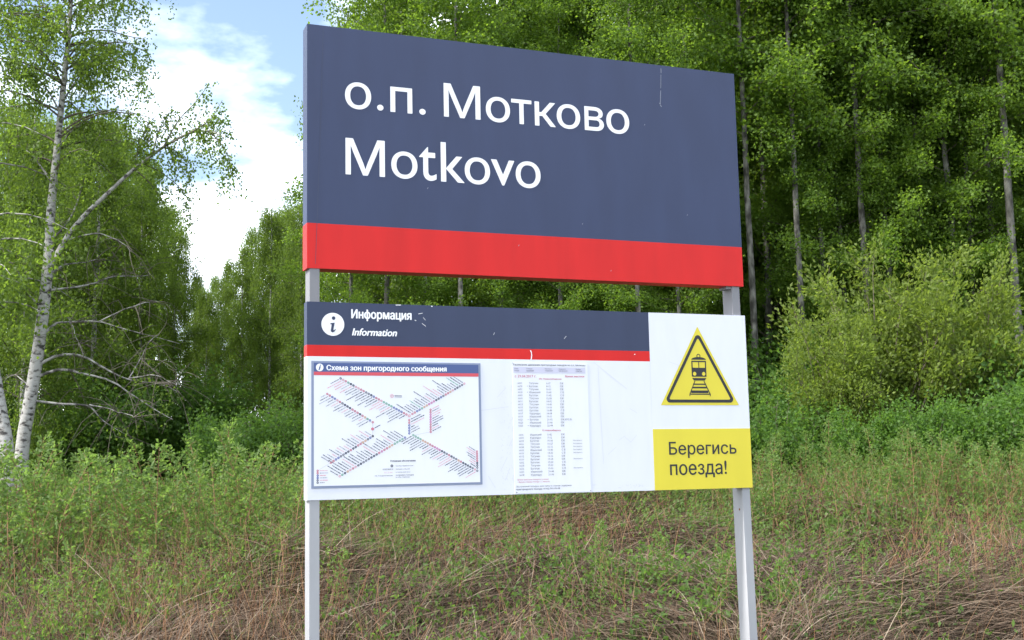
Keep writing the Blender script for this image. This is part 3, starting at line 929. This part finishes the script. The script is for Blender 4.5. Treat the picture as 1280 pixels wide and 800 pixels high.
    for i, (px, d, k, s, lab) in enumerate(named):
        plant(kinds[k], spot(px, d), lab, 'tree', 'aspens at the edge of the wood', R.uniform(0, 6.28), (s, s, s))
    # the wood behind them
    n = 0
    for row, (d0, step) in enumerate(((20.8, 66), (25.0, 84))):
        px = 400 + row * 17
        while px < 1640:
            q = px + R.uniform(-22, 22)
            d = d0 + R.uniform(-1.2, 1.2)
            lo = q < 455
            k = R.randrange(9) if row < 2 else R.randrange(5)
            top = R.uniform(-130, 70) if not 980 < q < 1170 else R.uniform(90, 230)
            s = ((588 - top) / FPX * d + .2) / 13.3
            if not lo: plant(kinds[k], spot(q, d), 'slender aspen standing in the depth of the wood behind the sign', 'tree', 'aspens deep in the wood', R.uniform(0, 6.28), s)
            px += step
            n += 1
    # left side: bushy birches behind the white birch, and those right of the gap
    def tall(px, d):
        """height a birch of the left wood may have to keep the line of tree tops seen against the sky"""
        y = np.interp(px, [-200, 0, 60, 110, 150, 185, 215, 240, 262, 285, 310, 335, 360, 385, 410, 450], [40, 90, 130, 110, 150, 205, 265, 335, 352, 312, 280, 250, 240, 235, 120, -60])
        return ((588 + (640 - px) * .0209 - y) / FPX * d + .15) / 7.3

    left = [(28, 16.0, 0, 'bushy dark green birch behind the foot of the white birch'),
            (112, 17.5, 1, 'tall bushy birch right behind the bare branches of the white birch'),
            (172, 18.5, 2, 'rounded bushy birch at the left side of the sky gap'),
            (70, 19.0, 2, 'bushy birch deep behind the white birch trunk'),
            (-45, 17.0, 1, 'bushy birch at the left edge of the photo behind the leaning trunk'),
            (215, 20.0, 0, 'low green birch at the bottom of the sky gap'),
            (255, 21.0, 1, 'low birch with feathery crown in the middle of the sky gap'),
            (140, 22.0, 0, 'birch showing between the bushy birches left of the gap'),
            (300, 21.5, 2, 'slim birch with pale crown right of the sky gap'),
            (335, 19.0, 0, 'birch with yellow green crown left of the sign'),
            (374, 18.0, 1, 'tall birch whose white stem stands at the left edge of the sign'),
            (354, 23.0, 2, 'birch whose crown top rises beside the sign edge'),
            (470, 20.0, 0, 'birch hidden half behind the left end of the sign'),
            (505, 17.5, 2, 'tall birch whose thin crown top shows above the left sign corner')]
    for i, (px, d, k, lab) in enumerate(left):
        s = tall(px, d)
        w = .62 if 150 < px < 400 else .85
        plant(birch[k], spot(px, d), lab, 'tree', 'birches left of the sign', R.uniform(0, 6.28), (w * min(s, 1), w * min(s, 1), s))
    for px, d in ((10, 23), (90, 25), (165, 25), (200, 27), (240, 27), (285, 27), (315, 28), (345, 28), (380, 26), (-60, 22), (-110, 18), (-160, 21), (40, 29), (130, 30), (270, 32)):
        s = tall(px, d)
        plant(birch[R.randrange(3)], spot(px, d), 'bushy birch in the back row of the wood left of the sign', 'tree', 'birches in the back row on the left', R.uniform(0, 6.28), (s * .6, s * .6, s))
    build_main_birch()


def build_main_birch():
    rng = np.random.default_rng(5)
    d0 = 13.0
    foot = at(24, 600, d0)
    gz = float(ground_z(foot[0], foot[1]))
    base = np.array([foot[0], foot[1], gz - 0.1])
    o = empty('birch_tree', base, 'old white birch with black marked trunk and bare drooping lower branches', 'tree')

    def P(lst, d=d0): return np.array([at(x, y, d if len(q) == 0 else q[0]) for x, y, *q in lst]) - base
    tr = smooth_path(np.concatenate([[np.zeros(3)], P([(28, 560), (36, 510), (46, 450), (54, 390), (60, 330), (64, 260), (71, 190), (79, 110), (86, 40), (92, -60), (96, -180), (104, -330)])]), 40)
    t = np.linspace(0, 1, 40)
    g = Geo(); tube(g, tr, np.interp(t, [0, .08, .35, .6, 1], [.098, .072, .062, .036, .008]), 12)
    link('trunk', g.mesh('trunk', 'birch_bark', True), o)
    st = smooth_path(P([(58, 345), (78, 305), (103, 272), (132, 244), (168, 211), (204, 184), (236, 167, 12.8), (262, 164, 12.6), (280, 172, 12.5)]), 24)
    g = Geo(); tube(g, st, np.linspace(.034, .006, 24), 8); stem = link('side_stem', g.mesh('side_stem', 'birch_bark', True), o)
    br = [([(52, 422), (69, 405), (90, 402), (124, 402), (161, 411), (225, 424)], .026), ([(124, 402), (150, 390), (176, 381), (195, 381)], .013),
          ([(49, 456), (71, 445), (101, 445), (131, 460), (161, 473), (195, 477), (225, 486)], .028), ([(47, 471), (75, 462), (105, 467), (139, 475), (169, 494), (199, 512), (217, 520)], .028),
          ([(43, 501), (75, 505), (109, 507), (124, 524), (157, 542)], .024), ([(112, 506), (139, 512), (165, 520)], .012), ([(62, 344), (79, 332), (101, 327), (124, 323)], .022),
          ([(60, 363), (97, 359), (120, 355), (142, 347), (187, 347)], .022), ([(52, 385), (34, 366), (19, 336), (7, 329)], .018), ([(63, 300), (84, 278), (104, 230), (112, 190)], .022),
          ([(105, 445), (95, 420), (82, 395)], .010), ([(161, 473), (174, 452), (186, 428), (197, 415)], .010), ([(161, 473), (190, 470), (222, 482)], .010), ([(69, 190), (88, 165), (110, 150), (132, 150)], .018),
          ([(66, 230), (45, 200), (28, 185), (8, 180)], .018), ([(77, 130), (100, 95), (125, 70), (148, 60)], .016), ([(75, 140), (55, 105), (30, 85), (10, 80)], .016), ([(86, 50), (105, 20), (130, 0), (150, -8)], .014),
          ([(86, 50), (66, 15), (40, 0), (15, -5)], .014), ([(168, 211), (176, 175), (186, 150)], .010), ([(84, 300), (120, 292), (150, 300), (172, 316)], .014), ([(50, 470), (35, 480), (15, 470), (-5, 475)], .016)]
    gf = Geo()
    twig = Geo()
    leafy = []
    for i, (pl, r) in enumerate(br):
        dd = d0 + rng.uniform(-.5, .5)
        k = len(pl)
        p = smooth_path(P([(x, y, d0 + (dd - d0) * j / (k - 1)) for j, (x, y) in enumerate(pl)]), 14)
        p += np.cumsum(rng.normal(0, .008, p.shape), 0) * np.linspace(0, 1, 14)[:, None]
        g = Geo(); tube(g, p, np.linspace(r * .68, .003, 14), 6)
        link('branch', g.mesh('branch', 'birch_limb', True), o)
        for j in range(16):                                      # fine bare twigs
            s = p[rng.integers(3, 14)]
            v = unit(rng.normal(0, 1, 3) * np.array([1, .8, .8]) + np.array([.3, 0, -.1]))
            L = rng.uniform(.15, .6)
            e_ = s + v * L + np.array([0, 0, -.25 * L])
            tube(twig, smooth_path(np.stack([s, s + v * L * .5 + rng.normal(0, .03, 3), e_]), 5), np.linspace(.005, .0015, 5), 3)
        low = pl[-1][1] > 310
        leafy.append((p, 8 if low else 70))
    # the reaching stem's own leafy hanging twigs, and the sparse crown in front of the sky
    ups = [([(204, 184), (222, 152), (244, 128), (262, 104)], 12.8), ([(215, 178), (248, 160), (284, 148)], 12.7), ([(236, 167), (262, 150), (278, 125)], 12.6), ([(190, 195), (200, 160), (215, 135)], 12.9), ([(262, 164), (280, 185), (288, 205)], 12.5),
           ([(204, 184), (222, 190), (238, 205)], 13), ([(180, 205), (200, 215), (222, 232), (238, 252)], 13.1), ([(168, 211), (190, 232), (210, 262)], 13.2)]
    for pl, d in ups:
        p = smooth_path(P([(x, y, d) for x, y in pl]), 12)
        tube(twig, p, np.linspace(.009, .002, 12), 4)
        leafy.append((p, 46))
    leafy.append((st[12:], 34))
    crown = []
    for k in range(64):                                            # upper crown limbs
        f = rng.uniform(.55, .98)
        q = np.array([np.interp(f, t, tr[:, m_]) for m_ in range(3)])
        az = k * 2.4 + rng.uniform(-.4, .4)
        L = 1.9 * (1 - f) ** .5 * rng.uniform(.6, 1.15) + .2
        v = np.array([math.cos(az) * .85, math.sin(az) * .85, .55])
        s = np.linspace(0, 1, 8)[:, None]
        p = q + v * L * s + np.array([0, 0, -.5 * L]) * s ** 2 + np.cumsum(rng.normal(0, .02, (8, 3)), 0) * s
        tube(twig, p, np.linspace(.014, .003, 8), 4)
        leafy.append((p, 52))
    link('twigs', twig.mesh('twigs', 'limb_bark'), o)['kind'] = 'stuff'
    for p, n in leafy:
        for k in range(n):
            s = p[min(len(p) - 1, int(len(p) * (0.25 + .75 * rng.random())))]
            L = rng.uniform(.12, .55)
            off = rng.normal(0, .10, 3)
            m_ = rng.integers(5, 13)
            u = rng.random(m_)[:, None]
            c = s + off * u + np.array([0, 0, -L]) * u + rng.normal(0, .018, (m_, 3))
            leaves(gf, rng, c, rng.normal(0, .6, (m_, 3)) + np.array([0, 0, -.7]), .034, .026, rng.random())
    link('crown', gf.mesh('crown', 'birch_leaf'), o)['kind'] = 'stuff'
    # the leaning trunk cut by the left edge
    f2 = at(14, 590, 12.6)
    b2 = np.array([f2[0], f2[1], float(ground_z(f2[0], f2[1])) - .1])
    o2 = empty('birch_tree', b2, 'white birch trunk leaning out of the photo at the left edge', 'tree')
    p2 = np.array([at(x, y, 12.6) for x, y in ((8, 560), (2, 520), (-6, 470), (-18, 400), (-36, 300), (-55, 200), (-70, 80), (-80, -60))]) - b2
    tp = smooth_path(np.concatenate([[np.zeros(3)], p2]), 24)
    g = Geo(); tube(g, tp, np.linspace(.085, .02, 24), 10); link('trunk', g.mesh('trunk', 'birch_bark', True), o2)
    gl, gf = Geo(), Geo()
    for k in range(40):
        q = tp[rng.integers(12, 24)]
        az = rng.uniform(0, 6.28); L = rng.uniform(.4, 1.3)
        s = np.linspace(0, 1, 6)[:, None]
        p = q + np.array([math.cos(az), math.sin(az), .4]) * L * s + np.array([0, 0, -.5 * L]) * s ** 2
        tube(gl, p, np.linspace(.014, .003, 6), 4)
        for c0 in p[2:]:
            m_ = 60
            leaves(gf, rng, c0 + rng.normal(0, .14, (m_, 3)) + np.array([0, 0, -.1]), rng.normal(0, .6, (m_, 3)) + np.array([0, 0, -.6]), .048, .036, rng.random())
    link('limbs', gl.mesh('limbs', 'birch_limb'), o2)['kind'] = 'stuff'
    link('crown', gf.mesh('crown', 'birch_leaf'), o2)['kind'] = 'stuff'


# ------------------------------------------------------------------ shrubs, weeds, grass
def shrub_geo(rng, H, W, n_stem, n_leaf, leaf, upright=0.6, clump=.10):
    gs, gf = Geo(), Geo()
    cc, ca, ct = [], [], []
    for i in range(n_stem):
        az, rr = rng.uniform(0, 6.28), W * math.sqrt(rng.random())
        h = H * (1 - .3 * (rr / W) ** 2) * rng.uniform(.5, 1.15)
        top = np.array([rr * math.cos(az), rr * math.sin(az), h])
        b = np.array([top[0] * .25, top[1] * .25, -.08]) + rng.normal(0, .05 * W, 3) * np.array([1, 1, 0])
        p = smooth_path(np.stack([b, b * .5 + top * np.array([.35, .35, .5]) + rng.normal(0, .05, 3), top]), 7)
        tube(gs, p, np.linspace(.013 * H / 2 + .004, .002, 7), 4)
        for k in range(16):
            s = p[min(6, int(7 * (.15 + .85 * rng.random())))]
            v = unit(rng.normal(0, .6, 3) + np.array([top[0], top[1], 0]) / max(W, .1) * .4 + np.array([0, 0, upright]))
            L = H * rng.uniform(.06, .18)
            e_ = s + v * L
            tube(gs, np.stack([s, e_]), [.003, .0012], 3)
            for c in range(2):
                cc.append(s + v * L * (c + 1) / 2); ca.append(v); ct.append(rng.random())
    cc, ca, ct = np.array(cc), np.array(ca), np.array(ct)
    per = max(1, n_leaf // len(cc))
    c = np.repeat(cc, per, 0) + rng.normal(0, clump, (len(cc) * per, 3))
    c[:, 2] = np.maximum(c[:, 2], .02)
    leaves(gf, rng, c, np.repeat(ca, per, 0) * upright + rng.normal(0, .5, c.shape), leaf[0], leaf[1], np.repeat(ct, per))
    return gs, gf


class Bush:
    def __init__(self, name, gs, gf, ms, mf):
        self.name = name
        self.me = [('stems', gs.mesh('stems', ms)), ('foliage', gf.mesh('foliage', mf))]


def build_shrubs():
    R = random.Random(21)

    def spot(px, d): return site((px - 640) / FPX * d, d)
    willow = [Bush('willow_bush', *shrub_geo(np.random.default_rng(300 + k), 2.3, .95, 34, 24000, (.060, .032), .9, .075), 'shrub_bark', 'willow_leaf') for k in range(2)]
    green = [Bush('green_bush', *shrub_geo(np.random.default_rng(320 + k), 1.3, .80, 26, 12000, (.056, .042), .35, .11), 'shrub_bark', 'shrub_leaf') for k in range(3)]
    for px, d, k, s, lab in ((1098, 13.6, 0, 1.0, 'tall yellowish willow bush right of the sign, the left one of two'),
                             (1192, 13.9, 1, 0.98, 'tall yellowish willow bush right of the sign, the right one of two'),
                             (1040, 13.2, 1, 0.66, 'smaller yellow green willow bush between the sign and the tall willows')):
        plant(willow[k], spot(px, d), lab, 'bush', None, R.uniform(0, 6.28), s)
    labs = [(965, 13.0, .75, 'low green bush close beside the right sign post'), (1015, 12.7, .62, 'low green bush in front of the straight grey aspen stem'), (1070, 12.4, .60, 'low green bush at the foot of the left willow bush'),
            (1140, 12.3, .62, 'low green bush between the feet of the two willow bushes'), (1205, 12.6, .66, 'low green bush at the foot of the right willow bush'), (1262, 12.4, .80, 'green bush at the right edge below the thick aspen stem'),
            (1310, 13.4, 1.2, 'green bush cut by the right edge of the photo'), (1240, 14.4, 1.15, 'dark green bush under the slim aspen at the right edge'), (985, 15.0, 1.15, 'green bush in the shade under the aspens beside the sign'),
            (288, 14.2, .72, 'bluish green young bush standing before the dark trees left of the sign'), (330, 15.0, .7, 'green bush at the foot of the birches left of the sign'), 
            (375, 14.5, .75, 'green bush beside the left sign post'), (-20, 17.6, 1.15, 'shaded bush behind the leaning birch trunk at the left edge'), (48, 17.2, 1.0, 'shaded bush just right of the white birch foot'), (98, 17.8, 1.2, 'shaded bush behind the lowest bare birch branches'), (150, 17.4, 1.15, 'shaded bush behind the tips of the bare birch branches'), (205, 18.2, 1.25, 'shaded bush under the left slope of the sky gap'), (245, 18.8, 1.2, 'shaded bush right under the lowest point of the sky gap')]
    for px, d, s, lab in labs:
        plant(green[R.randrange(3)], spot(px, d), lab, 'bush', None, R.uniform(0, 6.28), s)
    for k in range(46):
        px = R.uniform(-80, 1380); d = R.uniform(16, 24) if px > 400 else R.uniform(18.5, 25)
        plant(green[k % 3], spot(px, d), 'shaded bush growing among the stems under the trees', 'bush', 'bushes of the undergrowth', R.uniform(0, 6.28), R.uniform(.8, 1.3) if px > 400 else R.uniform(.6, .95))

    # leafy weed shoots that stand out of the grass
    shoots = []
    for k in range(6):
        rng = np.random.default_rng(340 + k)
        gs, gf = Geo(), Geo()
        h = .62 + .05 * k
        p = smooth_path(np.array([(0, 0, -.05), (rng.normal(0, .03), rng.normal(0, .03), h * .5), (rng.normal(0, .09), rng.normal(0, .09), h)]), 9)
        tube(gs, p, np.linspace(.0045, .0016, 9), 5)
        for j in range(24):
            f = .18 + .82 * j / 23
            s = np.array([np.interp(f, np.linspace(0, 1, 9), p[:, m_]) for m_ in range(3)])
            az = j * 2.4 + rng.uniform(-.4, .4)
            v = np.array([math.cos(az), math.sin(az), .55])
            L = (.13 * (1 - f) + .035) * rng.uniform(.7, 1.2)
            e_ = s + v * L
            tube(gs, np.stack([s, e_]), [.0016, .0009], 3)
            m_ = 7
            c = s + v * L * rng.uniform(.35, 1.1, m_)[:, None] + rng.normal(0, .012, (m_, 3))
            leaves(gf, rng, c, np.tile(v, (m_, 1)) * .6 + rng.normal(0, .55, (m_, 3)), .040, .022, rng.random())
        b = Bush('leafy_weed', gs, gf, 'red_stalk', 'weed_leaf')
        b.me = [('stem', b.me[0][1]), ('leaves', b.me[1][1])]
        shoots.append(b)
    zones = [(130, -40, 385, 8.8, 11.4, .90, 'leafy green weed shoot in the tall stand before the dark trees on the left', 'weed shoots left of the sign'),
             (60, 385, 930, 10.2, 12.6, .75, 'leafy green weed shoot on the bank behind the sign', 'weed shoots behind the sign'),
             (120, 930, 1300, 9.6, 12.0, .66, 'leafy green weed shoot on the bank right of the sign', 'weed shoots right of the sign'),
             (30, -20, 380, 7.0, 9.4, .55, 'short leafy weed shoot among the dry stalks left of the sign', 'short weed shoots left of the sign'),
             (35, 400, 1290, 7.0, 10.0, .5, 'short leafy weed shoot among the flattened straw below the sign', 'short weed shoots below the sign')]
    for n, x0, x1, d0, d1, s, lab, grp in zones:
        for k in range(n):
            d = R.uniform(d0, d1)
            plant(shoots[R.randrange(6)], spot(R.uniform(x0, x1), d), lab, 'weed', grp, R.uniform(0, 6.28), s * R.uniform(.75, 1.25), .02)


def ribbon(g, base, dirv, L, w, curve, rng, seg=4, tint=None, zmin=None, stiff=.22):
    """many curved blades at once: base (n,3), dirv unit (n,3); curve bends each towards the ground"""
    n = len(base)
    t = np.linspace(0, 1, seg + 1)[None, :, None]
    L = L[:, None, None]
    side = unit(np.cross(dirv, np.array([0, 0, 1.0]) + rng.normal(0, .6, (n, 3))))
    bend = rng.normal(0, stiff, (n, 1, 3)) * np.array([1, 1, .25])
    p = base[:, None] + dirv[:, None] * L * t + bend * L * t ** 2 + np.array([0, 0, -1.0]) * (curve[:, None, None] * L * t ** 2)
    if zmin is not None:
        gz = ground_z(p[..., 0], p[..., 1]) + zmin
        p[..., 2] = np.maximum(p[..., 2], gz)
    ww = (w[:, None, None] * (1 - .75 * t)) * .5
    v = np.stack([p - side[:, None] * ww, p + side[:, None] * ww], 2).reshape(-1, 3)
    k = (seg + 1) * 2
    o = np.arange(n)[:, None] * k
    q = []
    for s in range(seg):
        q.append(np.stack([o + 2 * s, o + 2 * s + 1, o + 2 * s + 3, o + 2 * s + 2], -1))
    f = np.concatenate(q, 1).reshape(-1, 4)
    g.add(v, f, np.repeat(rng.random(n) if tint is None else tint, k))


def scatter(rng, n, d0, d1, margin=1.38):
    u = rng.random(n)
    d = np.sqrt(d0 ** 2 + u * (d1 ** 2 - d0 ** 2))
    lat = rng.uniform(-1, 1, n) * (.43 * d * margin + .4)
    x = CAM[0] + d * FW[0] + lat * RT[0]
    y = CAM[1] + d * FW[1] + lat * RT[1]
    return x, y, d, lat


def build_ground_plants():
    rng = np.random.default_rng(77)
    # flattened and leaning dry straw, combed in whorls
    g = Geo()
    x, y, d, lat = scatter(rng, 160000, 5.2, 13.0)
    keep = .8 * patch(x, y, 1.15, .4) + .62 - .16 * (d - 8.5) + .22 * np.tanh(lat * .6 + .8) + rng.normal(0, .45, len(x)) > 0
    x, y = x[keep], y[keep]
    n = len(x)
    az = 2.2 * patch(x, y, .75, 1.9) + rng.normal(0, .6, n) + .5
    el = np.abs(rng.normal(0.12, .30, n))
    dv = np.stack([np.cos(az) * np.cos(el), np.sin(az) * np.cos(el), np.sin(el)], 1)
    hh = .16 * np.clip(patch(x, y, 1.6, 2.2) + .5, 0, 1.3) * rng.random(n)
    b = np.stack([x, y, ground_z(x, y) + hh], 1)
    ribbon(g, b, dv, rng.uniform(.12, .65, n), rng.uniform(.002, .007, n), rng.uniform(.05, .4, n), rng, 4, zmin=.01, stiff=.12)
    o = link('dry_grass', g.mesh('dry_grass', 'straw')); o['kind'] = 'stuff'; o['category'] = 'grass'; o['label'] = 'flattened dry straw covering the bank behind the sign'
    # upright reddish dead stalks
    g = Geo()
    x, y, d, lat = scatter(rng, 30000, 5.8, 13.0)
    keep = patch(x, y, .9, 3.3) + .1 + rng.normal(0, .4, len(x)) > .2
    x, y = x[keep], y[keep]
    n = len(x)
    dv = unit(rng.normal(0, .22, (n, 3)) + np.array([0, 0, 1.0]))
    b = np.stack([x, y, ground_z(x, y) - .02], 1)
    ribbon(g, b, dv, rng.uniform(.2, .55, n), rng.uniform(.003, .005, n), rng.uniform(0, .12, n), rng, 3)
    o = link('dead_stalks', g.mesh('dead_stalks', 'red_stalk')); o['kind'] = 'stuff'; o['category'] = 'stalks'; o['label'] = 'upright reddish dead weed stalks standing in the grass'
    # low leafy herbs
    g = Geo()
    x, y, d, lat = scatter(rng, 42000, 5.2, 15.0)
    keep = patch(x, y, 1.3, 5.1) + .12 * (d - 9.5) - .10 * lat + rng.normal(0, .5, len(x)) > .16
    x, y = x[keep], y[keep]
    n = len(x)
    m = 9
    hh = rng.uniform(.05, .26, n)
    c = np.stack([x, y, ground_z(x, y)], 1)
    u = rng.random((n, m, 1))
    p = c[:, None] + np.concatenate([rng.normal(0, .045, (n, m, 2)), hh[:, None, None] * u], 2)
    ax = rng.normal(0, .7, (n, m, 3)) + np.array([0, 0, .35])
    leaves(g, rng, p.reshape(-1, 3), ax.reshape(-1, 3), .040, .022, np.repeat(rng.random(n), m))
    o = link('low_herbs', g.mesh('low_herbs', 'herb_leaf')); o['kind'] = 'stuff'; o['category'] = 'ground cover'; o['label'] = 'low leafy green herbs growing through the straw'
    # taller hazy weeds of the back of the bank
    g = Geo()
    x, y, d, lat = scatter(rng, 9000, 9.3, 13.5)
    keep = rng.normal(0, .5, len(x)) + patch(x, y, .8, 7.7) - .03 * lat > -.1
    x, y = x[keep], y[keep]
    n = len(x)
    m = 14
    hh = rng.uniform(.10, .34, n)
    c = np.stack([x, y, ground_z(x, y)], 1)
    u = rng.random((n, m, 1)) ** .8
    p = c[:, None] + np.concatenate([rng.normal(0, .035, (n, m, 2)) * (1.3 - u), hh[:, None, None] * u], 2)
    ax = rng.normal(0, .6, (n, m, 3)) + np.array([0, 0, .6])
    leaves(g, rng, p.reshape(-1, 3), ax.reshape(-1, 3), .042, .020, np.repeat(rng.random(n), m))
    o = link('tall_herbs', g.mesh('tall_herbs', 'weed_leaf')); o['kind'] = 'stuff'; o['category'] = 'ground cover'; o['label'] = 'pale green weeds crowding the top of the bank'
    # green grass
    g = Geo()
    x, y, d, lat = scatter(rng, 50000, 4.6, 15.0)
    keep = patch(x, y, .85, 8.8) - .16 * lat + .07 * (d - 9.5) + rng.normal(0, .5, len(x)) > .25
    x, y = x[keep], y[keep]
    n = len(x)
    dv = unit(rng.normal(0, .45, (n, 3)) + np.array([0, 0, 1.0]))
    b = np.stack([x, y, ground_z(x, y) - .01], 1)
    ribbon(g, b, dv, rng.uniform(.10, .34, n), rng.uniform(.003, .006, n), rng.uniform(.05, .5, n), rng, 3)
    o = link('green_grass', g.mesh('green_grass', 'grass_blade')); o['kind'] = 'stuff'; o['category'] = 'grass'; o['label'] = 'fresh green grass growing between the straw and the weeds'


build_ground()
build_sign()
build_trees()
build_shrubs()
build_ground_plants()
